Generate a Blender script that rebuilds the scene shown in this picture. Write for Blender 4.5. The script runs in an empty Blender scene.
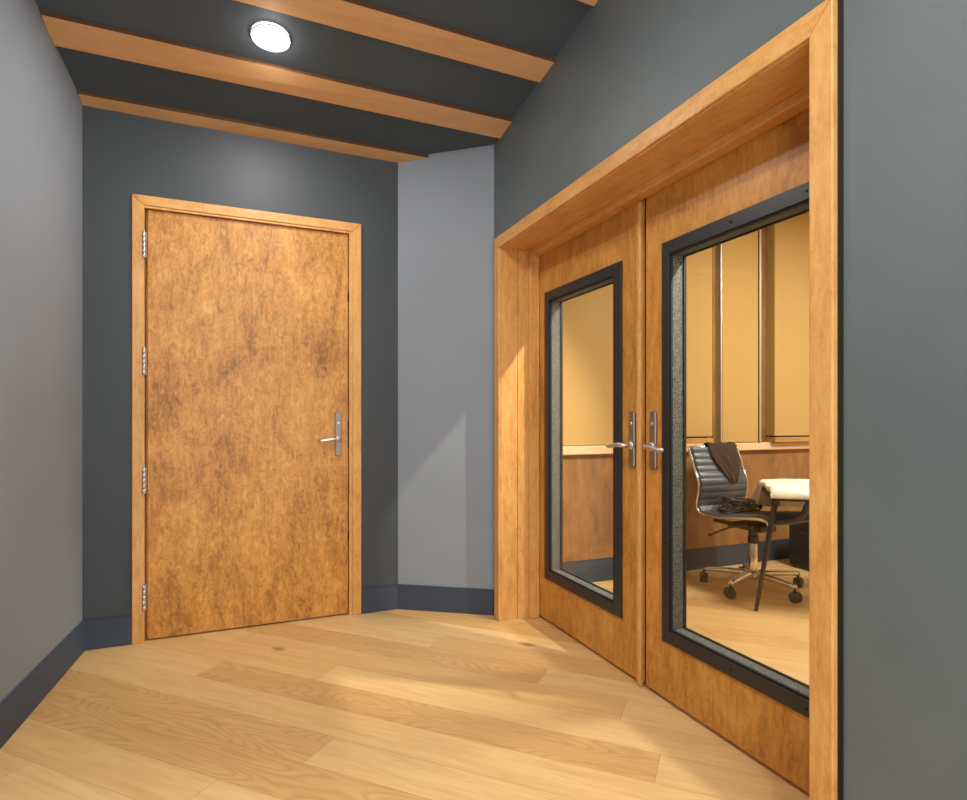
import bpy, bmesh, math, random
from mathutils import Vector, Matrix
random.seed(7)
SC = bpy.context.scene
COL = SC.collection

# ------------------------------------------------------------------ helpers
def srgb(r, g, b):
    def c(v):
        v /= 255.0
        return v / 12.92 if v <= 0.04045 else ((v + 0.055) / 1.055) ** 2.4
    return (c(r), c(g), c(b), 1.0)

def new_mat(name):
    m = bpy.data.materials.new(name)
    m.use_nodes = True
    nt = m.node_tree
    for n in list(nt.nodes):
        nt.nodes.remove(n)
    out = nt.nodes.new('ShaderNodeOutputMaterial')
    b = nt.nodes.new('ShaderNodeBsdfPrincipled')
    nt.links.new(b.outputs[0], out.inputs[0])
    return m, nt, b, out

def N(nt, t, **kw):
    n = nt.nodes.new(t)
    for k, v in kw.items():
        if k in n.bl_rna.properties.keys():
            setattr(n, k, v)
        else:
            n.inputs[k].default_value = v
    return n

def math_n(nt, op, a, b=None, c=None):
    n = nt.nodes.new('ShaderNodeMath'); n.operation = op
    for i, v in enumerate((a, b, c)):
        if v is None: continue
        if isinstance(v, (int, float)): n.inputs[i].default_value = v
        else: nt.links.new(v, n.inputs[i])
    return n.outputs[0]

def ramp(nt, fac, stops):
    r = nt.nodes.new('ShaderNodeValToRGB')
    e = r.color_ramp.elements
    e[0].position, e[0].color = stops[0]
    e[1].position, e[1].color = stops[-1]
    for p, c in stops[1:-1]:
        x = e.new(p); x.color = c
    nt.links.new(fac, r.inputs[0])
    return r.outputs[0]

def mixc(nt, fac, a, b, mode='MIX'):
    n = nt.nodes.new('ShaderNodeMix'); n.data_type = 'RGBA'; n.blend_type = mode
    if isinstance(fac, (int, float)): n.inputs[0].default_value = fac
    else: nt.links.new(fac, n.inputs[0])
    for i, v in ((6, a), (7, b)):
        if isinstance(v, tuple): n.inputs[i].default_value = v
        else: nt.links.new(v, n.inputs[i])
    return n.outputs[2]

def mapped(nt, scale, rot=(0, 0, 0), loc=(0, 0, 0)):
    g = nt.nodes.new('ShaderNodeNewGeometry')
    m = nt.nodes.new('ShaderNodeMapping')
    m.inputs['Scale'].default_value = scale
    m.inputs['Rotation'].default_value = rot
    m.inputs['Location'].default_value = loc
    nt.links.new(g.outputs['Position'], m.inputs[0])
    return m.outputs[0]

def noise(nt, vec, scale, detail=4, rough=0.55, dist=0.0):
    n = nt.nodes.new('ShaderNodeTexNoise')
    n.inputs['Scale'].default_value = scale
    n.inputs['Detail'].default_value = detail
    n.inputs['Roughness'].default_value = rough
    n.inputs['Distortion'].default_value = dist
    nt.links.new(vec, n.inputs['Vector'])
    return n.outputs[0]

def bump(nt, b, h, strength, dist=0.002):
    n = nt.nodes.new('ShaderNodeBump')
    n.inputs['Strength'].default_value = strength
    n.inputs['Distance'].default_value = dist
    nt.links.new(h, n.inputs['Height'])
    nt.links.new(n.outputs[0], b.inputs['Normal'])

def plain(name, col, rough=0.5, metal=0.0, spec=None, var=0.0, scale=30, bmp=0.0):
    m, nt, b, o = new_mat(name)
    b.inputs['Roughness'].default_value = rough
    b.inputs['Metallic'].default_value = metal
    if spec is not None: b.inputs['Specular IOR Level'].default_value = spec
    v = mapped(nt, (1, 1, 1))
    nz = noise(nt, v, scale, 4)
    lo = tuple(c * (1 - var) for c in col[:3]) + (1,)
    hi = tuple(min(1, c * (1 + var)) for c in col[:3]) + (1,)
    c = ramp(nt, nz, [(0.3, lo), (0.7, hi)])
    nt.links.new(c, b.inputs['Base Color'])
    if bmp: bump(nt, b, nz, bmp)
    return m

def wood(name, light, mid, dark, axis='z', rough=0.42, burl=0.5, blot=1.0, spec=0.4):
    """stained maple; grain runs along axis, with blotchy mottling"""
    m, nt, b, o = new_mat(name)
    k = {'z': (1, 1, .16), 'y': (1, .16, 1), 'x': (.16, 1, 1)}[axis]
    grain = noise(nt, mapped(nt, tuple(60 * q for q in k)), 1.0, 5, .6, .4)
    broad = noise(nt, mapped(nt, tuple(6 * (q if q == 1 else .5) for q in k), loc=(3, 1, 7)), 1.0, 5, .6, 1.0)
    fig = noise(nt, mapped(nt, (38, 38, 24)), 1.0, 7, .72, 1.3)
    s = math_n(nt, 'MULTIPLY', broad, .5 * blot)
    s = math_n(nt, 'MULTIPLY_ADD', grain, .35, s)
    s = math_n(nt, 'MULTIPLY_ADD', fig, burl, s)
    tot = .25 * blot + .175 + .5 * burl
    s = math_n(nt, 'SUBTRACT', s, tot - .5)
    c = ramp(nt, s, [(0.30, dark), (0.5, mid), (0.72, light)])
    nt.links.new(c, b.inputs['Base Color'])
    b.inputs['Roughness'].default_value = rough
    b.inputs['Specular IOR Level'].default_value = spec
    bump(nt, b, grain, .08)
    return m

# root matrices so that parts can be modelled in world space
class MB:
    def __init__(self): self.bm = bmesh.new()
    def box(self, x0, x1, y0, y1, z0, z1, bev=0.0, M=None, seg=1):
        r = bmesh.ops.create_cube(self.bm, size=1.0)
        vs = r['verts']
        for v in vs:
            v.co = Vector(((x0 + x1) / 2 + v.co.x * (x1 - x0), (y0 + y1) / 2 + v.co.y * (y1 - y0), (z0 + z1) / 2 + v.co.z * (z1 - z0)))
        if M is not None:
            for v in vs: v.co = M @ v.co
        if bev > 0:
            es = list({e for v in vs for e in v.link_edges})
            bmesh.ops.bevel(self.bm, geom=es, offset=bev, segments=seg, profile=.6, affect='EDGES')
        return self
    def prism(self, pts, z0, top):
        lo = [self.bm.verts.new((x, y, z0(x, y) if callable(z0) else z0)) for x, y in pts]
        hi = [self.bm.verts.new((x, y, top(x, y) if callable(top) else top)) for x, y in pts]
        n = len(pts)
        self.bm.faces.new(lo[::-1]); self.bm.faces.new(hi)
        for i in range(n):
            self.bm.faces.new((lo[i], lo[(i + 1) % n], hi[(i + 1) % n], hi[i]))
        return self
    def tube(self, pts, r, seg=10, closed_ends=True):
        pts = [Vector(p) for p in pts]
        n = len(pts)
        rs = r if isinstance(r, (list, tuple)) else [r] * n
        rings = []; up = None
        for i, p in enumerate(pts):
            t = (pts[min(i + 1, n - 1)] - pts[max(i - 1, 0)]).normalized()
            if up is None:
                a = Vector((0, 0, 1)) if abs(t.z) < .9 else Vector((1, 0, 0))
                up = (a - t * a.dot(t)).normalized()
            else:
                up = (up - t * up.dot(t)).normalized()
            s = t.cross(up)
            rings.append([self.bm.verts.new(p + rs[i] * (math.cos(2 * math.pi * k / seg) * up + math.sin(2 * math.pi * k / seg) * s)) for k in range(seg)])
        for a, b in zip(rings, rings[1:]):
            for k in range(seg):
                f = self.bm.faces.new((a[k], a[(k + 1) % seg], b[(k + 1) % seg], b[k])); f.smooth = True
        if closed_ends:
            self.bm.faces.new(rings[0][::-1]); self.bm.faces.new(rings[-1])
        return self
    def lathe(self, prof, c=(0, 0, 0), seg=32, M=None):
        rings = []
        for r, z in prof:
            rings.append([self.bm.verts.new((c[0] + r * math.cos(2 * math.pi * k / seg), c[1] + r * math.sin(2 * math.pi * k / seg), c[2] + z)) for k in range(seg)])
        if M is not None:
            for ring in rings:
                for v in ring: v.co = M @ v.co
        for a, b in zip(rings, rings[1:]):
            for k in range(seg):
                f = self.bm.faces.new((a[k], a[(k + 1) % seg], b[(k + 1) % seg], b[k])); f.smooth = True
        self.bm.faces.new(rings[0][::-1]); self.bm.faces.new(rings[-1])
        return self
    def grid(self, rows, smooth=True):
        g = [[self.bm.verts.new(p) for p in row] for row in rows]
        for i in range(len(g) - 1):
            for j in range(len(g[0]) - 1):
                f = self.bm.faces.new((g[i][j], g[i][j + 1], g[i + 1][j + 1], g[i + 1][j])); f.smooth = smooth
        return self
    def loft(self, sections, smooth=False):
        rings = [[self.bm.verts.new(p) for p in s] for s in sections]
        n = len(rings[0])
        for a, b in zip(rings, rings[1:]):
            for k in range(n):
                f = self.bm.faces.new((a[k], a[(k + 1) % n], b[(k + 1) % n], b[k])); f.smooth = smooth
        self.bm.faces.new(rings[0][::-1]); self.bm.faces.new(rings[-1])
        return self
    def build(self, name, mat, parent=None, origin=None, **props):
        bmesh.ops.recalc_face_normals(self.bm, faces=self.bm.faces)
        me = bpy.data.meshes.new(name)
        o = bpy.data.objects.new(name, me)
        COL.objects.link(o)
        W = Matrix.Identity(4)
        if origin is not None: W = Matrix.Translation(origin)
        elif parent is not None and 'local' not in props: W = WORLD[parent.name].copy()
        if 'local' in props:                      # geometry given in the parent's own frame
            props.pop('local'); self.bm.to_mesh(me)
            o.parent = parent
            WORLD[o.name] = WORLD[parent.name].copy()
        else:
            self.bm.transform(W.inverted()); self.bm.to_mesh(me)
            if parent is not None:
                o.parent = parent
                o.matrix_local = WORLD[parent.name].inverted() @ W
            else:
                o.matrix_world = W
            WORLD[o.name] = W
        self.bm.free()
        me.materials.append(mat)
        for k, v in props.items(): o[k] = v
        return o
WORLD = {}

def empty(name, loc, rz=0.0, **props):
    o = bpy.data.objects.new(name, None); COL.objects.link(o)
    o.empty_display_size = .1
    W = Matrix.Translation(loc) @ Matrix.Rotation(rz, 4, 'Z')
    o.matrix_world = W; WORLD[o.name] = W
    for k, v in props.items(): o[k] = v
    return o

# ------------------------------------------------------------------ materials
M = {}
STAIN = dict(light=srgb(220, 162, 84), mid=srgb(190, 131, 57), dark=srgb(136, 86, 32))
CASE = dict(light=srgb(228, 178, 112), mid=srgb(208, 152, 84), dark=srgb(170, 112, 52))
M['door'] = wood('stained_maple_door', **STAIN, burl=.8, blot=1.2)
M['leaf'] = wood('stained_maple_leaf', **STAIN, burl=.4, blot=.9)
M['case_v'] = wood('stained_maple_vertical', **CASE, burl=.35, blot=.7)
M['case_x'] = wood('stained_maple_across', **CASE, axis='x', burl=.35, blot=.7)
M['case_y'] = wood('stained_maple_along', **CASE, axis='y', burl=.35, blot=.7)
M['beam'] = wood('beam_maple', srgb(228, 182, 132), srgb(217, 168, 116), srgb(200, 148, 94), axis='x', burl=.2, blot=.6, rough=.5)
M['shade_brown'] = wood('shade_brown_wood', srgb(104, 76, 54), srgb(88, 62, 44), srgb(70, 48, 34), axis='x', burl=.2, blot=.6, rough=.8, spec=.1)  # dark brown puts the shade of the beam sides into the colour
M['wains'] = wood('wainscot_walnut', srgb(170, 124, 76), srgb(146, 102, 60), srgb(112, 76, 42), burl=.15, blot=1.5, rough=.5)
M['rail'] = wood('pale_rail', srgb(238, 206, 170), srgb(226, 190, 150), srgb(206, 166, 120), axis='x', burl=.15, blot=.4)
M['wall_left'] = plain('grey_wall_covering', srgb(140, 149, 159), .8, var=.03, scale=3, spec=.2)
M['wall_alcove'] = plain('grey_panel_covering', srgb(132, 138, 145), .8, var=.03, scale=3, spec=.2)
M['wall_back'] = plain('charcoal_paint', srgb(61, 66, 70), .5, var=.04, scale=4, spec=.35, bmp=.02)
M['ceiling'] = plain('charcoal_ceiling_paint', srgb(76, 85, 92), .6, var=.04, scale=4, spec=.3)
M['base'] = plain('blue_charcoal_baseboard_paint', srgb(62, 69, 80), .65, var=.03, scale=5, spec=.2)
M['base_lightened'] = plain('blue_charcoal_baseboard_paint_lightened', srgb(78, 88, 102), .65, var=.03, scale=5, spec=.15)  # same baseboard paint, lightened and cooled to offset weak light on that side
M['black'] = plain('black_powder_coat', srgb(31, 34, 37), .38, var=.05, scale=40)
M['rubber'] = plain('black_seal', srgb(14, 13, 13), .8)
M['silver'] = plain('satin_nickel', srgb(202, 197, 190), .34, metal=.85, var=.03, scale=60)
M['plate'] = plain('bronze_nickel_plate', srgb(142, 128, 118), .42, metal=.7, var=.03, scale=60)
M['chrome'] = plain('polished_chrome', srgb(224, 224, 222), .14, metal=1.0)
M['dark'] = plain('dark_recess', srgb(22, 14, 8), .8)
M['yellow'] = plain('ochre_acoustic_fabric', srgb(190, 154, 94), .9, var=.04, scale=90, spec=.1, bmp=.03)
M['yellow_trim'] = wood('ochre_panel_frame', srgb(206, 160, 96), srgb(188, 140, 78), srgb(162, 114, 58), axis='x', burl=.1)
M['leather'] = plain('black_leather', srgb(62, 67, 78), .4, var=.12, scale=30, spec=.6, bmp=.05)
M['plastic'] = plain('black_plastic', srgb(42, 40, 38), .45)
M['brown_cloth'] = plain('dark_brown_fabric', srgb(62, 50, 44), .95, var=.2, scale=60, spec=.1, bmp=.2)
M['cable'] = plain('black_cable_rubber', srgb(28, 26, 26), .5)
M['linen'] = plain('cream_cloth', srgb(232, 222, 200), .9, var=.04, scale=30, spec=.1, bmp=.05)
M['table'] = plain('dark_brown_metal', srgb(52, 42, 36), .45, var=.06)
M['case'] = plain('black_vinyl', srgb(34, 28, 25), .55, var=.1, scale=80, bmp=.05)
M['studio_wall'] = plain('cream_studio_paint', srgb(206, 180, 130), .8, var=.02)

# right wall: greenish charcoal paint with a roller stipple
m, nt, b, o = new_mat('green_charcoal_paint'); M['wall_right'] = m
st = noise(nt, mapped(nt, (1, 1, 1)), 55, 5, .6)
cl = noise(nt, mapped(nt, (1, 1, 1)), 1.6, 3, .5)
nt.links.new(ramp(nt, cl, [(.3, srgb(90, 99, 101)), (.7, srgb(100, 109, 111))]), b.inputs['Base Color'])
b.inputs['Roughness'].default_value = .5; b.inputs['Specular IOR Level'].default_value = .45
bump(nt, b, st, .18, .004)

# speckled grey liner between the panes
m, nt, b, o = new_mat('speckled_grey_liner'); M['liner'] = m
sp = noise(nt, mapped(nt, (1, 1, 1)), 260, 2, .7)
nt.links.new(ramp(nt, sp, [(.38, srgb(44, 45, 44)), (.62, srgb(122, 123, 119))]), b.inputs['Base Color'])
b.inputs['Roughness'].default_value = .9

# glass: clear sheet with a faint mirror coat, lets direct light through
m = bpy.data.materials.new('window_glass'); m.use_nodes = True; M['glass'] = m
nt = m.node_tree
for n in list(nt.nodes): nt.nodes.remove(n)
out = nt.nodes.new('ShaderNodeOutputMaterial'); mx = nt.nodes.new('ShaderNodeMixShader')
tr = nt.nodes.new('ShaderNodeBsdfTransparent'); tr.inputs[0].default_value = (.97, .98, .965, 1)
gl = nt.nodes.new('ShaderNodeBsdfGlossy'); gl.inputs['Roughness'].default_value = .02
lw = nt.nodes.new('ShaderNodeLayerWeight'); lw.inputs['Blend'].default_value = .5
nt.links.new(math_n(nt, 'MULTIPLY_ADD', math_n(nt, 'POWER', lw.outputs['Facing'], 5.0), .6, .018), mx.inputs[0]); nt.links.new(tr.outputs[0], mx.inputs[1]); nt.links.new(gl.outputs[0], mx.inputs[2])
nt.links.new(mx.outputs[0], out.inputs[0])

# LED lens
m, nt, b, o = new_mat('led_lens'); M['lens'] = m
b.inputs['Base Color'].default_value = (1, 1, 1, 1)
b.inputs['Emission Color'].default_value = (1, .97, .92, 1)
b.inputs['Emission Strength'].default_value = 7
M['white'] = plain('white_trim_paint', srgb(240, 240, 238), .5)

# plank floor: wide oak boards laid at 45 degrees, each board its own tone
m, nt, b, o = new_mat('oak_plank_floor'); M['floor'] = m
PW, PL = .166, 1.9
geo = nt.nodes.new('ShaderNodeNewGeometry')
sx = nt.nodes.new('ShaderNodeSeparateXYZ'); nt.links.new(geo.outputs['Position'], sx.inputs[0])
X, Y = sx.outputs[0], sx.outputs[1]
u = math_n(nt, 'MULTIPLY', math_n(nt, 'SUBTRACT', X, Y), .70711)
v = math_n(nt, 'MULTIPLY', math_n(nt, 'ADD', X, Y), .70711)
vr = math_n(nt, 'DIVIDE', math_n(nt, 'SUBTRACT', v, 1.503), PW)
row = math_n(nt, 'FLOOR', vr); vf = math_n(nt, 'SUBTRACT', vr, row)
wn = nt.nodes.new('ShaderNodeTexWhiteNoise'); wn.noise_dimensions = '1D'; nt.links.new(math_n(nt, 'ADD', row, 17.3), wn.inputs['W'])
ur = math_n(nt, 'ADD', math_n(nt, 'DIVIDE', u, PL), math_n(nt, 'MULTIPLY', wn.outputs[0], 7.0))
pi_ = math_n(nt, 'FLOOR', ur); uf = math_n(nt, 'SUBTRACT', ur, pi_)
cb = nt.nodes.new('ShaderNodeCombineXYZ'); nt.links.new(row, cb.inputs[0]); nt.links.new(pi_, cb.inputs[1])
w2 = nt.nodes.new('ShaderNodeTexWhiteNoise'); w2.noise_dimensions = '2D'; nt.links.new(cb.outputs[0], w2.inputs['Vector'])
tone = w2.outputs['Value']
# grain vector, shifted per board
gv = nt.nodes.new('ShaderNodeCombineXYZ')
nt.links.new(math_n(nt, 'MULTIPLY', u, 1.0), gv.inputs[0])
nt.links.new(math_n(nt, 'MULTIPLY', v, 9.0), gv.inputs[1])
nt.links.new(math_n(nt, 'MULTIPLY', tone, 37.0), gv.inputs[2])
g1 = noise(nt, gv.outputs[0], 2.2, 6, .62, .7)
gv2 = nt.nodes.new('ShaderNodeCombineXYZ')
nt.links.new(math_n(nt, 'MULTIPLY', u, 5.0), gv2.inputs[0])
nt.links.new(math_n(nt, 'MULTIPLY', v, 90.0), gv2.inputs[1])
nt.links.new(math_n(nt, 'MULTIPLY', tone, 91.0), gv2.inputs[2])
g2 = noise(nt, gv2.outputs[0], 1.0, 4, .6, .3)
# cathedral grain on some boards: contour rings of a stretched noise
gv3 = nt.nodes.new('ShaderNodeCombineXYZ')
nt.links.new(math_n(nt, 'MULTIPLY', u, 1.3), gv3.inputs[0])
nt.links.new(math_n(nt, 'MULTIPLY', v, 6.0), gv3.inputs[1])
nt.links.new(math_n(nt, 'MULTIPLY', tone, 53.0), gv3.inputs[2])
g3 = noise(nt, gv3.outputs[0], 1.0, 1.5, .4, .0)
ring = math_n(nt, 'SINE', math_n(nt, 'MULTIPLY', g3, 160.0))
ring = math_n(nt, 'MULTIPLY_ADD', ring, .5, .5)
cath = math_n(nt, 'MULTIPLY', math_n(nt, 'POWER', ring, 2.0), math_n(nt, 'GREATER_THAN', w2.outputs['Value'], .83))
base = ramp(nt, tone, [(0, srgb(219, 180, 122)), (.35, srgb(230, 193, 136)), (.65, srgb(224, 184, 124)), (1, srgb(207, 163, 106))])
c = mixc(nt, math_n(nt, 'MULTIPLY', ramp(nt, g1, [(.35, (0, 0, 0, 1)), (.75, (1, 1, 1, 1))]), .42), base, srgb(186, 136, 78))
c = mixc(nt, math_n(nt, 'MULTIPLY', ramp(nt, g2, [(.5, (0, 0, 0, 1)), (.8, (1, 1, 1, 1))]), .3), c, srgb(166, 118, 66))
c = mixc(nt, math_n(nt, 'MULTIPLY', cath, .22), c, srgb(142, 96, 50))
kn = nt.nodes.new('ShaderNodeTexVoronoi'); kn.inputs['Scale'].default_value = 1.0
kv = nt.nodes.new('ShaderNodeCombineXYZ')
nt.links.new(math_n(nt, 'MULTIPLY', u, 1.7), kv.inputs[0]); nt.links.new(math_n(nt, 'MULTIPLY', v, 3.4), kv.inputs[1]); nt.links.new(kv.outputs[0], kn.inputs['Vector'])
c = mixc(nt, math_n(nt, 'MULTIPLY', ramp(nt, kn.outputs['Distance'], [(.03, (1, 1, 1, 1)), (.09, (0, 0, 0, 1))]), .65), c, srgb(112, 74, 40))
ev = math_n(nt, 'MULTIPLY', math_n(nt, 'MINIMUM', vf, math_n(nt, 'SUBTRACT', 1.0, vf)), PW)
eu = math_n(nt, 'MULTIPLY', math_n(nt, 'MINIMUM', uf, math_n(nt, 'SUBTRACT', 1.0, uf)), PL)
seam = math_n(nt, 'LESS_THAN', math_n(nt, 'MINIMUM', ev, eu), .0012)
c = mixc(nt, math_n(nt, 'MULTIPLY', seam, .4), c, srgb(122, 84, 46))
nt.links.new(c, b.inputs['Base Color'])
b.inputs['Roughness'].default_value = .42; b.inputs['Specular IOR Level'].default_value = .35
bump(nt, b, g2, .05)

# ------------------------------------------------------------------ room shell
XR = 1.295          # hall face of the double-door wall
XS = 1.60           # studio face of that wall
YB = 3.345          # door wall at the end of the hall
YN = -1.3           # hall is open behind the camera
H1 = 2.150          # single door opening
H2 = 2.032          # double door opening
def lx(y): return -.716 - .058 * (YB - y)          # left wall line
def fz(x, y):
    d = YB - y
    return 2.586 + d * (.125 + .06 * (1.295 - x) / 2.1)
def cz(x, y): return fz(x, y) + .016
def wz(x, y): return cz(x, y) + .03
S = dict(kind='structure')
CORN = (1.295, 3.034); ALC = (.822, YB)

MB().box(-1.6, 5.9, YN, 3.6, -.06, 0).build('floor', M['floor'], label='wide oak plank floor laid on the diagonal', category='floor', **S)
mb = MB()
mb.prism([(lx(YN) - .1, YN), (lx(YN), YN), (lx(YB), YB), (lx(YB) - .1, YB)], 0, wz)
mb.build('wall_left', M['wall_left'], label='plain light grey wall on the left', category='wall', **S)
OX0, OX1 = -.464, .557       # single door opening
mb = MB()
mb.prism([(lx(YB) - .1, YB), (OX0, YB), (OX0, YB + .12), (lx(YB) - .1, YB + .12)], 0, wz)
mb.prism([(OX1, YB), (.86, YB), (.86, YB + .12), (OX1, YB + .12)], 0, wz)
mb.prism([(OX0, YB), (OX1, YB), (OX1, YB + .12), (OX0, YB + .12)], H1, wz)
mb.prism([(OX0 - .05, YB + .12), (OX1 + .05, YB + .12), (OX1 + .05, YB + .16), (OX0 - .05, YB + .16)], 0, H1 + .05)  # added backing panel, stops light leaking under the door
mb.build('wall_back', M['wall_back'], label='charcoal wall around the single wooden door', category='wall', **S)
an = Vector((CORN[1] - ALC[1], -(CORN[0] - ALC[0]))).normalized()   # toward the hall
MB().prism([ALC, CORN, (CORN[0] + .02, CORN[1] + .06), (ALC[0] + .06, ALC[1] + .06)], 0, wz).build('wall_alcove', M['wall_alcove'], label='narrow angled light grey wall panel in the corner', category='wall', **S)
OY0, OY1 = 1.030, 2.925      # double door opening
mb = MB()
mb.prism([(XR, YN), (XS, YN), (XS, OY0), (XR, OY0)], 0, wz)
mb.prism([(XR, OY1), (XS, OY1), (XS, 3.45), (XR + .08, 3.45), (XR, CORN[1])], 0, wz)
mb.prism([(XR, OY0), (XS, OY0), (XS, OY1), (XR, OY1)], H2, wz)
mb.build('wall_right', M['wall_right'], label='dark grey green wall around the double doors', category='wall', **S)
hall = [(lx(YN) - .1, YN), (XS - .02, YN), (XS - .02, 3.4), (lx(YB) - .1, 3.4)]
mb = MB()
n = 8
for lev in (0,):
    rows = []
    for j in range(n + 1):
        y = YN + (3.45 - YN) * j / n
        rows.append([(x, y, cz(x, y)) for x in (lx(y) - .1, .2, XS - .02)])
    mb.grid(rows, smooth=False)
    mb.grid([[(x, y, z + .12) for x, y, z in r] for r in rows], smooth=False)
mb.build('ceiling', M['ceiling'], label='charcoal ceiling sloping up toward the viewer', category='ceiling', **S)

# studio behind the glass
SY = 3.40
MB().box(XS - .02, 5.9, SY, SY + .1, 0, 2.8).build('wall_studio_far', M['yellow'], label='ochre studio wall seen through the glass', category='wall', **S)
MB().box(5.8, 5.9, YN, SY, 0, 2.8).build('wall_studio_right', M['studio_wall'], label='pale studio wall off to the right', category='wall', **S)
MB().box(XS, 5.8, YN - .1, YN, 0, 2.8).build('wall_studio_near', M['studio_wall'], label='pale studio wall at the near end', category='wall', **S)
MB().box(XS, 5.8, YN, SY, 2.72, 2.8).build('ceiling.001', M['white'], label='white studio ceiling', category='ceiling', **S)

# baseboards
BH = .142
def bb(name, p, q, nx, ny, label, h=BH, t=.015, mat='base'):
    pts = [p, q, (q[0] + nx * t, q[1] + ny * t), (p[0] + nx * t, p[1] + ny * t)]
    mb = MB().prism(pts, .001, h - .006)
    pts2 = [p, q, (q[0] + nx * t * .6, q[1] + ny * t * .6), (p[0] + nx * t * .6, p[1] + ny * t * .6)]
    mb.prism(pts2, h - .006, h)
    mb.build(name, M[mat], label=label, category='baseboard', **S)
bb('baseboard_left', (lx(YN), YN), (lx(YB - .015), YB - .015), 1, 0, 'blue charcoal baseboard along the left wall', mat='base_lightened')
bb('baseboard_back', (lx(YB), YB), (-.511, YB), 0, -1, 'short blue charcoal baseboard left of the single door')
bb('baseboard_back.001', (.608, YB), (ALC[0], YB), 0, -1, 'short blue charcoal baseboard right of the single door')
bb('baseboard_alcove', ALC, (CORN[0], CORN[1]), an.x, an.y, 'blue charcoal baseboard under the angled grey panel')
bb('baseboard_right', (XR, YN), (XR, .955), -1, 0, 'blue charcoal baseboard right of the double doors')
bb('baseboard_studio', (XS, SY), (5.8, SY), 0, -1, 'dark blue baseboard in the studio', h=.155, mat='base')

# wainscot + rail in the studio
MB().box(XS, 5.8, SY - .012, SY, .155, .87).build('trim_1', M['wains'], label='brown wood wainscot below the rail in the studio', category='wainscot', **S)
MB().box(XS, 5.8, SY - .05, SY, .862, .921, .006).build('trim_2', M['rail'], label='pale wood chair rail along the studio wall', category='chair rail', **S)

# ------------------------------------------------------------------ casing + jambs
def casing_frame(name, axis, a0, a1, top, w, face, back, label, mats):
    """three boards with mitred corners; axis x: face at y; axis y: face at x"""
    root = MB()
    def P(a, d, z): return (a, d, z) if axis == 'x' else (d, a, z)
    def board(quad):
        e = .003 if axis == 'x' else .003
        s1 = [P(a, back, z) for a, z in quad]
        s2 = [P(a, face, z) for a, z in quad]
        root.loft([s1, s2])
    board([(a0 - w, .001), (a0, .001), (a0, top), (a0 - w, top + w)])
    board([(a1, .001), (a1 + w, .001), (a1 + w, top + w), (a1, top)])
    o = root.build(name, M['case_v'], label=label, category='door casing', **S)
    hd = MB()
    hd.loft([[P(a, back, z) for a, z in [(a0 - w + .0008, top + w), (a1 + w - .0008, top + w), (a1 - .0004, top), (a0 + .0004, top)]],
             [P(a, face, z) for a, z in [(a0 - w + .0008, top + w), (a1 + w - .0008, top + w), (a1 - .0004, top), (a0 + .0004, top)]]])
    hd.build('head_casing', M[mats], o)
    for ob in (o,):
        pass
    return o
t1 = casing_frame('trim_3', 'x', OX0, OX1, H1, .049, YB - .018, YB, 'stained maple casing around the single door', 'case_x')
t2 = casing_frame('trim_4', 'y', OY0, OY1, H2, .063, XR - .02, XR, 'stained maple casing around the double doors', 'case_y')
for ob in list(bpy.data.objects):
    if ob.type == 'MESH' and (ob.name.startswith('trim_3') or ob.name.startswith('trim_4') or ob.name.startswith('head_casing')):
        bv = ob.modifiers.new('edge', 'BEVEL'); bv.width = .0035; bv.segments = 2; bv.limit_method = 'ANGLE'

# black strip standing in for the shadow gap beside the near casing
MB().box(XR - .003, XR, OY0 - .063 - .013, OY0 - .063, .14, H2 + .063).build('shadow_gap_strip', M['rubber'], t2)
# single door jamb (lines the opening)
mb = MB()
mb.box(OX0 - .001, OX0 + .004, YB - .016, YB + .12, .001, H1)
mb.box(OX1 - .018, OX1 + .001, YB - .010, YB + .12, .001, H1)
mb.box(OX0, OX1, YB - .012, YB + .12, H1 - .01, H1 + .001)
mb.box(OX0 + .004, OX0 + .03, YB + .055, YB + .09, .001, H1 - .01)
mb.box(OX1 - .04, OX1 - .012, YB + .055, YB + .09, .001, H1 - .01)
mb.build('jamb', M['case_v'], t1)
for zc, hh in ((1.786, .026), (1.012, .075), (.44, .026)):
    MB().box(OX1 - .0205, OX1 - .0175, YB - .006, YB + .035, zc - hh, zc + hh).build('strike_plate', M['dark'], t1)
# double door jambs, deep soffit and stops
XD = 1.51           # hall face of the leaves
mb = MB()
mb.box(XR - .01, 1.386, OY1 - .003, OY1 + .001, .001, H2)
mb.box(1.388, XS, OY1 - .006, OY1 + .001, .001, H2)
mb.box(XR - .01, XS, OY0 - .001, OY0 + .004, .001, H2)
mb.build('jamb', M['case_v'], t2)
MB().box(XR - .01, XS, OY0, OY1, H2 - .005, H2 + .001).build('head_jamb', M['case_y'], t2)
mb = MB()
mb.box(1.45, XD - .002, OY1 - .034, OY1 - .005, .001, H2 - .005, .003)
mb.box(1.45, XD - .002, OY0 + .004, OY0 + .034, .001, H2 - .005, .003)
mb.build('door_stop', M['case_v'], t2)
MB().box(1.451, XD - .002, OY0 + .003, OY1 - .004, H2 - .036, H2 - .004, .003).build('door_stop', M['case_y'], t2)

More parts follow.
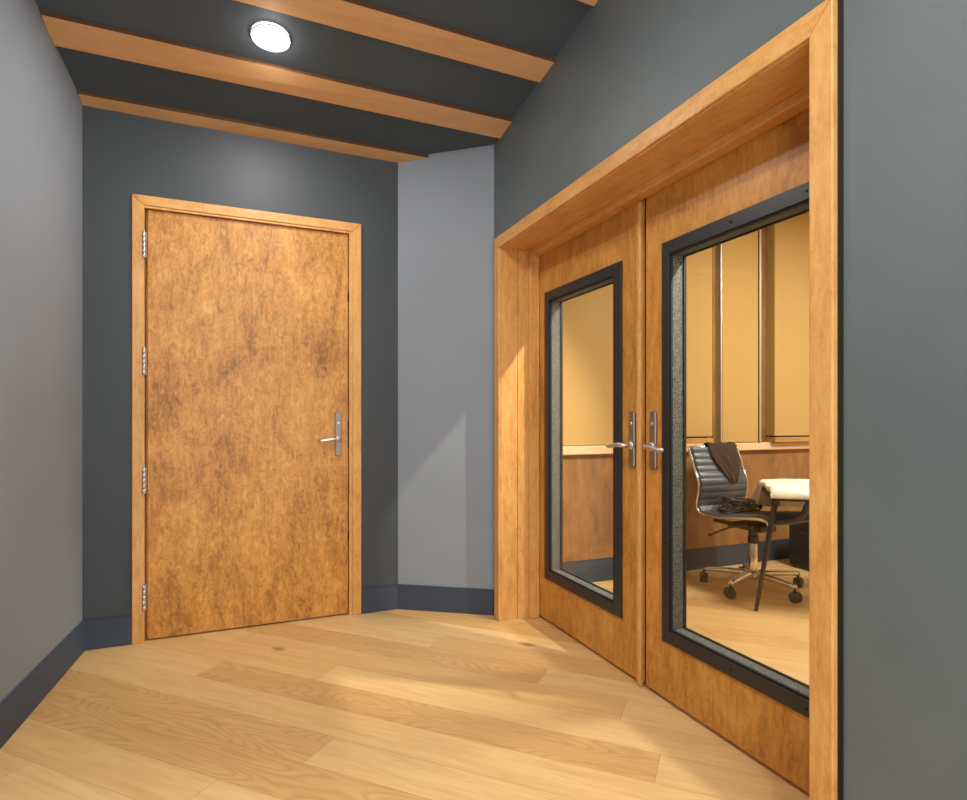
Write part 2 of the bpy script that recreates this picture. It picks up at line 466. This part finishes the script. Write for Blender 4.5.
# ------------------------------------------------------------------ door hardware
def plate_bm(cx, cz_, w, h, th, seg=10):
    """rounded escutcheon in a local XZ plane, face toward -Y"""
    pts = []
    r = w / 2
    for k in range(seg + 1):
        a = math.pi * k / seg
        pts.append((cx + r * math.cos(a), cz_ + h / 2 - r * .55 + r * .55 * math.sin(a)))
    for k in range(seg + 1):
        a = math.pi + math.pi * k / seg
        pts.append((cx + r * math.cos(a), cz_ - h / 2 + r * .55 + r * .55 * math.sin(a)))
    s0 = [Vector((x, 0, z)) for x, z in pts]
    s1 = [Vector((x, -th * .7, z)) for x, z in pts]
    s2 = [Vector((cx + (x - cx) * .86, -th, cz_ + (z - cz_) * .98)) for x, z in pts]
    return [s0, s1, s2]
def handle(parent, T, direction, h=.25, dz=0.0):
    """T maps the local XZ plane to the door face; direction +1/-1: lever along local x"""
    mb = MB(); mb.loft([[T @ p for p in s] for s in plate_bm(0, dz, .036, h, .012)])
    pl = mb.build('escutcheon', M['plate'], parent, label='bronze nickel backplate')
    d = direction
    path = [(0, -.010, -.03), (0, -.035, -.03), (d * .003, -.052, -.029), (d * .014, -.060, -.028), (d * .035, -.061, -.028), (d * .065, -.060, -.033), (d * .095, -.058, -.038), (d * .115, -.054, -.036)]
    rad = [.0115, .0105, .0105, .0105, .0098, .0088, .0075, .006]
    mb = MB(); mb.tube([T @ Vector(p) for p in path], rad, 12)
    mb.lathe([(.019, -.004), (.019, .004), (.013, .009), (.011, .009)], seg=20, M=T @ Matrix.Translation((0, -.014, -.03)) @ Matrix.Rotation(math.pi / 2, 4, 'X'))
    mb.build('lever', M['silver'], pl)
    mb = MB()
    mb.lathe([(.008, -.002), (.008, .003), (.006, .004)], seg=16, M=T @ Matrix.Translation((0, -.0125, .06)) @ Matrix.Rotation(math.pi / 2, 4, 'X'))
    mb.build('keyhole', M['silver'], pl)
    return pl

# ------------------------------------------------------------------ single door
DY = YB + .007
door1 = MB().box(-.449, .5345, DY, DY + .045, .008, H1 - .013, .002).build('door_1', M['door'], origin=(.045, DY + .022, .014),
        label='single flush wooden door with four hinges at the hall end', category='door', **S)
for zc in (1.954, 1.382, .797, .222):
    mb = MB()
    for k in range(5):
        z0 = zc - .064 + k * .0258
        mb.lathe([(.0075, 0), (.0085, .001), (.0085, .0235), (.0075, .0245)], c=(OX0 + .003, YB - .019, z0), seg=14)
    mb.lathe([(.004, 0), (.006, .004), (.003, .008)], c=(OX0 + .003, YB - .019, zc + .065), seg=12)
    mb.box(OX0 - .001, OX0 + .012, YB - .013, YB - .0005, zc - .064, zc + .064)
    mb.build('hinge', M['silver'], door1)
handle(door1, Matrix.Translation((.480, DY, 1.018)), -1)

# ------------------------------------------------------------------ double doors
LT = .068
def leaf(name, y0, y1, wy0, wy1, label, lever_y, lever_dir, astragal, Bn=.05, Bf=.05):
    """leaf from y0 (near) to y1 (far) with a glazed opening wy0..wy1"""
    z0, z1, wz0, wz1 = .018, H2 - .008, .285, 1.737
    X0, X1 = XD, XD + LT
    mb = MB()
    for (a, b_, c, d) in ((y0, wy0, z0, z1), (wy1, y1, z0, z1), (wy0, wy1, z0, wz0), (wy0, wy1, wz1, z1)):
        mb.box(X0, X1, a, b_, c, d)
    bmesh.ops.remove_doubles(mb.bm, verts=mb.bm.verts, dist=1e-5)
    lf = mb.build(name, M['leaf'], origin=(X0 + LT / 2, (y0 + y1) / 2, z0), label=label, category='door', **S)
    # flat black frame on the hall face
    B = .050; ov = .004
    fy0, fy1, fz0, fz1 = wy0 - Bn + ov, wy1 + Bf - ov, wz0 - B + ov, wz1 + B - ov
    iy0, iy1, iz0, iz1 = wy0 + ov, wy1 - ov, wz0 + ov, wz1 - ov
    def ring(mb, xa, xb):
        outer = [(fy0, fz0), (fy1, fz0), (fy1, fz1), (fy0, fz1)]
        inner = [(iy0, iz0), (iy1, iz0), (iy1, iz1), (iy0, iz1)]
        for i in range(4):
            j = (i + 1) % 4
            q = [outer[i], outer[j], inner[j], inner[i]]
            mb.loft([[(xa, y, z) for y, z in q], [(xb, y, z) for y, z in q]])
    mb = MB(); ring(mb, X0 - .009, X0 - .0002)
    fr = mb.build('window_frame', M['black'], lf)
    bv = fr.modifiers.new('edge', 'BEVEL'); bv.width = .0015; bv.segments = 1; bv.limit_method = 'ANGLE'
    mb = MB(); ring(mb, X1 + .0002, X1 + .009)
    mb.build('window_frame', M['black'], lf)
    # inner black bead
    # gasket bead held by the hall frame
    mb = MB()
    g = .007
    for (a, b_, c, d) in ((iy0, iy0 + g, iz0, iz1), (iy1 - g, iy1, iz0, iz1), (iy0, iy1, iz0, iz0 + g), (iy0, iy1, iz1 - g, iz1)):
        mb.box(X0 - .004, X0 + .005, a, b_, c, d)
        mb.box(X1 - .009, X1 - .001, a - .0, b_, c, d)
    mb.build('glazing_bead', M['rubber'], lf)
    # speckled liner between the panes
    mb = MB(); t = .006
    for (a, b_, c, d) in ((wy0, wy0 + t, wz0, wz1), (wy1 - t, wy1, wz0, wz1), (wy0 + t, wy1 - t, wz0, wz0 + t), (wy0 + t, wy1 - t, wz1 - t, wz1)):
        mb.box(X0 + .006, X1 - .010, a, b_, c, d)
    mb.build('window_liner', M['liner'], lf, label='speckled grey liner between the panes')
    for xg in (X0 + .005, X1 - .007):
        MB().box(xg, xg + .002, wy0 + .002, wy1 - .002, wz0 + .002, wz1 - .002).build('glass_pane', M['glass'], lf)
    ys = [fy0 + B * .5 + (fy1 - fy0 - B) * q for q in (.06, .5, .94)]
    spots = [(y, fz1 - B * .5) for y in ys] + [(y, fz0 + B * .5) for y in ys] + [(yy, zz) for yy in (fy0 + B * .5, fy1 - B * .5) for zz in (.62, 1.38)]
    for y, z in spots:
        MB().lathe([(.0045, -.001), (.0045, .001), (.003, .0016)], seg=12, M=Matrix.Translation((X0 - .009, y, z)) @ Matrix.Rotation(-math.pi / 2, 4, 'Y')).build('screw', M['rubber'], fr)
    if astragal:
        MB().box(X0 - .016, X0 - .0002, y0 - .004, y0 + .020, .006, H2 - .04, .003).build('astragal', M['case_v'], lf)
        MB().box(X0 + .012, X1, y0 - .0245, y0 - .0005, .012, H2 - .01).build('gap_shade_strip', M['shade_brown'], lf)  # brown strip drawn in for the shading in the gap between leaves
    T = Matrix.Translation((X0, lever_y, 1.02)) @ Matrix.Rotation(-math.pi / 2, 4, 'Z')
    handle(lf, T, lever_dir, .236, -.006)
    return lf
# local x of the handle frame maps to -Y of the room
door2 = leaf('door_2', 1.987, OY1 - .009, 2.177, 2.776, 'far leaf of the glazed wooden double doors', 2.046, -1, True, .059, .05)
door3 = leaf('door_3', OY0 + .007, 1.962, 1.20, 1.819, 'near leaf of the glazed wooden double doors, chair behind its glass', 1.909, 1, False, .05, .041)

# ------------------------------------------------------------------ ceiling beams and light
beam_lab = ['maple strip beam against the wall above the single door', 'maple beam just behind the round ceiling light', 'maple beam just in front of the round ceiling light', 'maple beam nearest the viewer, only its end in the top edge']
for (ya, yb), lab in zip(((3.243, 3.343), (2.79, 2.945), (2.338, 2.478), (1.875, 2.012)), beam_lab):
    mb = MB()
    xl, xr = lx((ya + yb) / 2) + .001, XR - .001
    if ya > 3.1: xr = .80
    def bx(x, y):
        if ya > 3.1 and x > .5: return (ALC[0] + (YB - y) * (CORN[0] - ALC[0]) / (YB - CORN[1]) - .003, y)
        return (x, y)
    pts = [bx(xl, ya - (.015 if ya > 3.1 else 0)), bx(xr, ya), bx(xr, yb), bx(xl, yb)]
    mb.prism(pts, lambda x, y: fz(x, y), lambda x, y: cz(x, y) + .004)
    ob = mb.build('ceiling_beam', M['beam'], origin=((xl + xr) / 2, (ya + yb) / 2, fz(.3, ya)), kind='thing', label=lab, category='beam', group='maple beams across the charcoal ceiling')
    ob.data.materials.append(M['shade_brown'])
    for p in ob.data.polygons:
        if abs(p.normal.z) < .5: p.material_index = 1  # side faces coloured dark as if in shade

LX, LY = .100, 2.640
nx_, ny_ = -.03, -.152
tilt = Matrix.Translation((LX, LY, cz(LX, LY))) @ Vector((0, 0, 1)).rotation_difference(Vector((.02, .09, 1)).normalized()).to_matrix().to_4x4()
root = empty('ceiling_light', (LX, LY, cz(LX, LY)), label='round white recessed ceiling light between two maple beams', category='ceiling light')
MB().lathe([(.0765, -.003), (.077, -.007), (.079, -.006), (.0805, .0), (.0765, .001)], seg=48, M=tilt).build('trim_ring', M['white'], root)
MB().lathe([(.0795, .006), (.0785, -.004), (.06, -.014), (.03, -.0165), (.002, -.017)], seg=48, M=tilt).build('lens', M['lens'], root)

# ------------------------------------------------------------------ studio: acoustic panels
PT = 2.715
def panel(x0, x1, th, zb, label, ledge):
    r = empty('acoustic_panel', ((x0 + x1) / 2, SY - th, zb), label=label, category='acoustic panel', group='ochre fabric acoustic panels on the studio wall')
    MB().box(x0, x1, SY - th, SY - .001, zb, PT, .004).build('fabric_face', M['yellow'], r)
    if ledge:
        MB().box(x0, x1, SY - th - .004, SY - .001, .922, zb - .010, .003).build('bottom_frame', M['yellow_trim'], r)
        MB().box(x0 + .04 if x0 > 3 else x0 + .45, x1 - .05, SY - th + .004, SY - .001, zb - .012, zb).build('shadow_slot', M['dark'], r)
    return r
panel(XS + .002, 2.42, .03, .923, 'ochre fabric panel seen through the far door leaf', False)
panel(2.44, 3.19, .03, .970, 'ochre fabric panel above the chair back, by the speckled window edge', True)
panel(3.262, 3.615, .05, .925, 'narrow ochre fabric panel reaching down to the pale rail', False)
panel(3.74, 4.60, .09, .970, 'ochre fabric panel above the cloth covered table', True)
MB().box(3.20, 3.222, SY - .02, SY - .001, .922, PT).build('trim_5', M['wains'], label='brown upright strip between ochre panels, nearer the left', category='trim', **S)
MB().box(3.245, 3.257, SY - .052, SY - .001, .922, PT).build('trim_6', M['silver'], label='bright upright strip beside the narrow ochre panel, on its left', category='trim', **S)
MB().box(3.622, 3.640, SY - .055, SY - .001, .922, PT).build('trim_7', M['silver'], label='bright upright strip beside the narrow ochre panel, on its right', category='trim', **S)
MB().box(3.655, 3.735, SY - .012, SY - .001, .922, PT).build('trim_8', M['wains'], label='brown upright strip left of the panel above the table', category='trim', **S)

# ------------------------------------------------------------------ helpers in camera-aligned coordinates
def room(xc, yc, z=0): return Vector((.9266 * xc + .376 * yc, -.376 * xc + .9266 * yc, z))

# ------------------------------------------------------------------ office chair (local: +x forward, y to the sitter's left, z up)
cc = room(1.748, 3.803)
CH = empty('office_chair', cc, math.radians(-66 - 22.1), label='ribbed black leather office chair on a chrome five-star base', category='chair')
prof = [(-.338, .908), (-.325, .87), (-.305, .82), (-.28, .75), (-.252, .69), (-.244, .64), (-.252, .585), (-.264, .54), (-.262, .50), (-.238, .474), (-.19, .466), (-.10, .466), (0, .476), (.11, .491), (.22, .503), (.285, .498), (.31, .478)]
def catmull(ps, n):
    ps = [Vector((p[0], 0, p[1])) for p in ps]
    out = []
    P = [2 * ps[0] - ps[1]] + ps + [2 * ps[-1] - ps[-2]]
    for i in range(1, len(P) - 2):
        for k in range(n):
            t = k / n
            a, b_, c, d = P[i - 1], P[i], P[i + 1], P[i + 2]
            out.append(.5 * ((2 * b_) + (c - a) * t + (2 * a - 5 * b_ + 4 * c - d) * t * t + (3 * b_ - a - 3 * c + d) * t ** 3))
    out.append(ps[-1]); return out
cur = catmull(prof, 24)
arc = [0]
for a, b_ in zip(cur, cur[1:]): arc.append(arc[-1] + (b_ - a).length)
def shell(s, w, off):
    """point on the chair shell: s arc length from the top of the back, w across, off toward the sitter"""
    s = max(0, min(arc[-1], s))
    i = 0
    while i < len(arc) - 2 and arc[i + 1] < s: i += 1
    f = (s - arc[i]) / max(1e-9, arc[i + 1] - arc[i])
    p = cur[i].lerp(cur[i + 1], f)
    j0, j1 = max(0, i - 6), min(len(cur) - 1, i + 7)
    t = (cur[j1] - cur[j0]).normalized()
    nrm = Vector((-t.z, 0, t.x))
    return Vector((p.x, w, p.z)) + nrm * off
def shell_part(s0, s1, name):
    mb = MB(); W = .212; pitch = .046; secs = []
    n = int((s1 - s0) / .0046)
    for k in range(n + 1):
        s = s0 + (s1 - s0) * k / n
        ph = abs(math.sin(math.pi * s / pitch))
        th = .010 + .006 * ph ** .6
        e = .003
        secs.append([shell(s, -W, -th * .5), shell(s, -W, th * .5), shell(s, -W + .012, th), shell(s, 0, th * 1.02), shell(s, W - .012, th), shell(s, W, th * .5), shell(s, W, -th * .5), shell(s, 0, -th * .7)])
    mb.loft(secs, smooth=True)
    return mb.build(name, M['leather'], CH, local=1)
sj = arc[24 * 9]
shell_part(0.004, sj, 'backrest'); shell_part(sj + .002, arc[-1], 'seat')
for sg in (-1, 1):
    MB().tube([shell(arc[-1] * k / 70, sg * .221, -.004) for k in range(71)], .0095, 10).build('side_rail', M['chrome'], CH, local=1)
MB().tube([shell(0, -.221, -.004), shell(0, 0, -.012), shell(0, .221, -.004)], .009, 10).build('top_bar', M['chrome'], CH, local=1)
mb = MB()
mb.box(-.12, .12, -.07, .07, .385, .425, .012, seg=2)
mb.box(-.15, .15, -.20, -.165, .425, .447, .006); mb.box(-.15, .15, .165, .20, .425, .447, .006)
mb.box(-.03, .03, -.20, .20, .415, .436, .006)
mb.lathe([(.026, .345), (.03, .352), (.03, .39), (.026, .395)], seg=24)
mb.build('tilt_mechanism', M['plastic'], CH, local=1)
MB().tube([(-.05, -.06, .40), (-.06, -.14, .398), (-.08, -.20, .378), (-.10, -.25, .357), (-.11, -.275, .35)], [.006, .006, .006, .0075, .008], 8).build('tilt_lever', M['plastic'], CH, local=1)
mb = MB(); mb.lathe([(.026, .085), (.027, .09), (.027, .295), (.024, .30)], seg=24)
mb.lathe([(.016, .30), (.016, .345)], seg=20)
mb.build('gas_column', M['chrome'], CH, local=1)
MB().lathe([(.030, .296), (.034, .30), (.034, .335), (.026, .355)], seg=24).build('column_sleeve', M['plastic'], CH, local=1)
BS = MB(); BS.lathe([(.04, .062), (.048, .07), (.048, .112), (.036, .122), (.028, .122)], seg=30)
BS.build('base_hub', M['chrome'], CH, local=1)
for k in range(5):
    ang = math.radians(149 + 72 * k + 66)           # camera angle minus chair heading
    R = Matrix.Rotation(ang, 4, 'Z')
    secs = []
    for q in range(9):
        t = q / 8
        r = .035 + .275 * t
        z = .100 - .008 * t + .004 * math.sin(math.pi * t)
        w = .024 - .008 * t; h = .024 - .010 * t
        secs.append([R @ Vector((r, w * math.cos(a), z + h * math.sin(a))) for a in [2 * math.pi * i / 12 for i in range(12)]])
    mb = MB(); mb.loft(secs, smooth=True)
    lg = mb.build('base_leg', M['chrome'], CH, local=1)
    tip = R @ Vector((.305, 0, 0))
    mb = MB()
    mb.lathe([(.008, .048), (.008, .086), (.012, .088), (.012, .096)], c=tip, seg=14)
    off = R @ Vector((.012, 0, 0))
    sw = Matrix.Rotation(ang + .7 * (k - 2), 4, 'Z')
    for sgn in (-1, 1):
        T = Matrix.Translation(tip + Vector((0, 0, .032))) @ sw @ Matrix.Translation((.006, sgn * .014, 0)) @ Matrix.Rotation(math.pi / 2, 4, 'X')
        mb2 = MB() if sgn == -1 else mb2
        mb2.lathe([(.012, -.011), (.027, -.0115), (.032, -.008), (.032, .008), (.027, .0115), (.012, .011)], seg=24, M=T)
    T = Matrix.Translation(tip + Vector((0, 0, .032))) @ sw
    mb2.box(-.014, .028, -.006, .006, .0, .030, .004, M=T)
    mb.build('caster_stem', M['chrome'], lg, local=1)
    mb2.build('caster', M['plastic'], lg, local=1)

# cloth hung over the back (sits on the chair, a thing of its own); built in the chair frame
CW = WORLD['office_chair']
def cloth_pt(a, s):
    """a 0..1 across, s arc position (negative: behind the back)"""
    if s < 0:
        p = shell(-s, 0, -.030)
    else:
        p = shell(s, 0, .026)
    l0 = .07; l1 = -.185
    f = max(0, s) / .27
    # the lower corner hangs to a point toward the far side
    left = l0 + (-.04 - l0) * max(0, (f - .25) / .75) ** 1.1
    right = l1 + (-.085 - l1) * max(0, (f - .40) / .60) ** 1.5
    w = left + (right - left) * a
    fold = .007 * math.sin(a * 11 + s * 14) * min(1, .3 + f * 2) + .004 * math.sin(a * 23 - s * 30)
    return Vector((p.x + fold, -w, p.z + .35 * abs(fold)))
rows = []
for k in range(-10, 31):
    s = k * .009
    if abs(k) <= 2:
        top = shell(0, 0, 0)
        q = k / 2
        rows.append([Vector((top.x + .028 * q, -(.07 + (-.255) * a / 16) , top.z + .016 + .010 * (1 - q * q) + .004 * math.sin(a)) ) for a in range(17)])
    else:
        rows.append([cloth_pt(a / 16, s) for a in range(17)])
mb = MB(); mb.grid([[CW @ p for p in r] for r in rows])
o = mb.build('garment', M['brown_cloth'], origin=CW @ shell(0, .1, .03), label='dark brown cloth draped over the back of the office chair', category='cloth')
sd = o.modifiers.new('thick', 'SOLIDIFY'); sd.thickness = .005; sd.offset = 0
ss = o.modifiers.new('smooth', 'SUBSURF'); ss.levels = 1; ss.render_levels = 1

# tangled cables on the seat
mb = MB()
rnd = random.Random(4)
for k in range(7):
    cx, cy = rnd.uniform(-.17, -.06), rnd.uniform(-.07, .07)
    pts = []
    ph = rnd.uniform(0, 6.28); rx, ry = rnd.uniform(.06, .11), rnd.uniform(.05, .10)
    nseg = 40
    for i in range(nseg + 1):
        t = ph + i / nseg * 2 * math.pi * 1.35
        x = cx + rx * math.cos(t) + .015 * math.sin(3 * t + k)
        y = cy + ry * math.sin(t) + .015 * math.cos(2 * t + k)
        z = .492 + .010 * k * .9 + .016 * math.sin(2.3 * t + k * 2) + .012
        pts.append(CW @ Vector((x, y, z)))
    mb.tube(pts, .0052, 8)
mb.tube([CW @ Vector(p) for p in [(-.12, -.16, .482), (-.10, -.10, .484), (-.07, -.04, .490), (-.02, .02, .50)]], .005, 8)
mb.tube([CW @ Vector(p) for p in [(-.16, -.12, .486), (-.13, -.06, .484), (-.08, .0, .492), (-.03, .05, .51)]], .005, 8)
mb.build('cable_bundle', M['cable'], origin=CW @ Vector((-.04, .04, .48)), label='tangled black cables heaped on the seat of the office chair', category='cable')

# ------------------------------------------------------------------ small table with a cloth
C0 = room(1.651, 3.36)
ld = (room(.33, .944)).normalized(); rd = (room(.944, -.33)).normalized()
TZ = .655
L_, R_ = .62, .75
ang = math.atan2(rd.y, rd.x)
TB = empty('side_table', C0, ang, label='dark metal table with slanting legs beside the office chair', category='table')
# local: +x along rd, +y along ld
mb = MB()
mb.box(0, R_, 0, .022, TZ - .022, TZ, .003); mb.box(0, R_, L_ - .022, L_, TZ - .022, TZ, .003)
mb.box(0, .022, 0, L_, TZ - .022, TZ, .003); mb.box(R_ - .022, R_, 0, L_, TZ - .022, TZ, .003)
mb.build('top_frame', M['table'], TB, local=1)
MB().box(.01, R_ - .01, .01, L_ - .01, TZ - .006, TZ + .004, .003).build('tabletop', M['table'], TB, local=1)
WT = WORLD['side_table'].inverted()
foot = WT @ room(1.561, 3.363)
dx, dy = foot.x, foot.y
def tleg(x, y, fx, fy):
    mb = MB(); secs = []
    for q in range(5):
        t = q / 4
        r = .017 - .006 * t
        c = Vector((x + (fx - x) * t, y + (fy - y) * t, (TZ - .02) * (1 - t) + .001))
        secs.append([c + Vector((r * math.cos(a), r * math.sin(a), 0)) for a in [2 * math.pi * i / 12 for i in range(12)]])
    mb.loft(secs, smooth=True); mb.build('leg', M['table'], TB, local=1)
    MB().box(x - .02, x + .02, y - .02, y + .02, TZ - .05, TZ - .018, .005).build('leg_bracket', M['table'], TB, local=1)
sp = -dx
tleg(.022, .022, dx, dy)
tleg(.42, L_ - .022, .42 - sp * .6, L_ + .03)
tleg(R_ - .022, .022, R_ + sp, dy)
tleg(R_ - .022, L_ - .022, R_ + sp, L_ + .03)
MB().tube([(.20, .022, TZ - .015), (.178, .024, .59), (.160, .026, .545), (.13, .026, .522), (.08, .024, .512), (.01, .018, .505)], [.02, .019, .016, .013, .011, .011], 10).build('brace', M['table'], TB, local=1)
# cloth
rows = []
ny, nxx = 34, 30
for j in range(-3, ny + 10):
    row = []
    for i in range(-8, nxx + 1):
        y = L_ * j / ny; x = R_ * i / nxx
        z = TZ + .030 + .009 * math.sin(x * 17 + y * 8) + .007 * math.sin(y * 21 - x * 9) + .014 * (y / L_)
        yy, xx = y, x
        if j > ny:                                   # far side hangs down
            d = (j - ny) * L_ / ny
            yy = L_ + .012 + .008 * math.sin(x * 40); z = TZ + .020 - d
        if j < 0:                                    # near edge rolls over the frame
            yy = -.010 - .004 * math.sin(x * 30); z = TZ + .016 + j * .008
        if i < 0:                                    # left edge: hangs more toward the far corner
            amt = max(0, min(1, (y / L_ - .64) * 3))
            d = -i * .027 * amt
            xx = -.004 - .006 * amt * math.sin(y * 45) - .02 * amt * (-i / 8); z = min(z, TZ + .02) - d - max(0, (j - ny) * L_ / ny) * .0
            if j > ny: yy = L_ + .012; xx = i * .012; z = TZ + .02 - max(d, (j - ny) * L_ / ny)
        row.append(WORLD['side_table'] @ Vector((xx, yy, z)))
    rows.append(row)
mb = MB(); mb.grid(rows)
o = mb.build('tablecloth', M['linen'], origin=C0 + Vector((0, 0, TZ)), label='cream cloth draped over the small dark table', category='tablecloth')
sd = o.modifiers.new('thick', 'SOLIDIFY'); sd.thickness = .006; sd.offset = 1
ss = o.modifiers.new('smooth', 'SUBSURF'); ss.levels = 1; ss.render_levels = 1

# black equipment case on the floor by the wall
EC = empty('equipment_case', (3.95, 3.055, 0), label='black box case on the floor behind the chair', category='case')
MB().box(3.77, 4.15, 2.90, 3.21, .012, .345, .006, seg=2).build('body', M['case'], EC)
MB().box(3.768, 4.152, 2.898, 3.212, .345, .375, .006, seg=2).build('lid', M['plastic'], EC)
MB().tube([(3.770, 3.09, .275), (3.750, 3.09, .272), (3.750, 3.02, .272), (3.770, 3.02, .275)], .006, 8).build('handle', M['black'], EC)
for x in (3.80, 4.12):
    for y in (2.93, 3.18):
        MB().lathe([(.015, 0), (.015, .013)], c=(x, y, 0), seg=14).build('foot', M['rubber'], EC)

# ------------------------------------------------------------------ light
def area(name, loc, size, power, col=(1, .96, .9), rot=(0, 0, 0), shape='DISK', spread=None):
    l = bpy.data.lights.new(name, 'AREA'); l.shape = shape; l.size = size; l.energy = power; l.color = col
    if spread: l.spread = spread
    o = bpy.data.objects.new(name, l); COL.objects.link(o); o.location = loc; o.rotation_euler = rot
    return o
area('hall_downlight', (LX, LY, cz(LX, LY) - .03), .12, 13)
pl = bpy.data.lights.new('lens_spill', 'POINT'); pl.energy = 1.3; pl.shadow_soft_size = .03; pl.color = (1, .97, .92)
o = bpy.data.objects.new('lens_spill', pl); COL.objects.link(o); o.location = (LX, LY - .01, cz(LX, LY) - .045)
area('hall_fill_near', (.15, .9, 2.80), .14, 22)  # added fill lamp above the view, no fixture
area('hall_fill_entry', (.15, -.7, 2.95), .14, 26)  # added fill lamp behind the camera, no fixture
sp = bpy.data.lights.new('studio_downlight', 'SPOT'); sp.energy = 340; sp.spot_size = math.radians(58); sp.spot_blend = .6; sp.shadow_soft_size = .03; sp.color = (1, .93, .8)
o = bpy.data.objects.new('studio_downlight', sp); COL.objects.link(o); o.location = (2.24, 1.31, 2.65); o.rotation_euler = Vector((-1.04, 1.6, -1.75)).to_track_quat('-Z', 'Y').to_euler()
area('studio_fill', (3.4, 1.7, 2.68), .6, 76, (1, .98, .94))  # added area lamp to brighten the studio, source unseen
area('studio_fill_right', (4.9, 1.2, 2.68), .6, 56, (1, .98, .94))  # second added studio lamp, source unseen

w = bpy.data.worlds.new('world'); SC.world = w; w.use_nodes = True
bg = w.node_tree.nodes['Background']; bg.inputs[0].default_value = (.96, .98, 1, 1); bg.inputs[1].default_value = 3.4

# the door wall is a degree and a half off square: swing it about its right-hand corner
T = Matrix.Translation((ALC[0], ALC[1], 0)) @ Matrix.Rotation(math.radians(1.45), 4, 'Z') @ Matrix.Translation((-ALC[0], -ALC[1], 0))
for nm in ('wall_back', 'trim_3', 'door_1', 'baseboard_back', 'baseboard_back.001'):
    ob = bpy.data.objects[nm]; ob.matrix_world = T @ WORLD[nm]

# ------------------------------------------------------------------ camera
cam = bpy.data.cameras.new('camera'); cam.sensor_width = 36; cam.sensor_fit = 'HORIZONTAL'
cam.lens = 587 / 967 * 36; cam.shift_y = 19 / 967; cam.clip_start = .02
co = bpy.data.objects.new('camera', cam); COL.objects.link(co)
co.location = (0, 0, 1.10); co.rotation_euler = (math.pi / 2, 0, -math.radians(22.09))
SC.camera = co
SC.view_settings.view_transform = 'Standard'
SC.view_settings.look = 'None'
SC.view_settings.exposure = 0.10
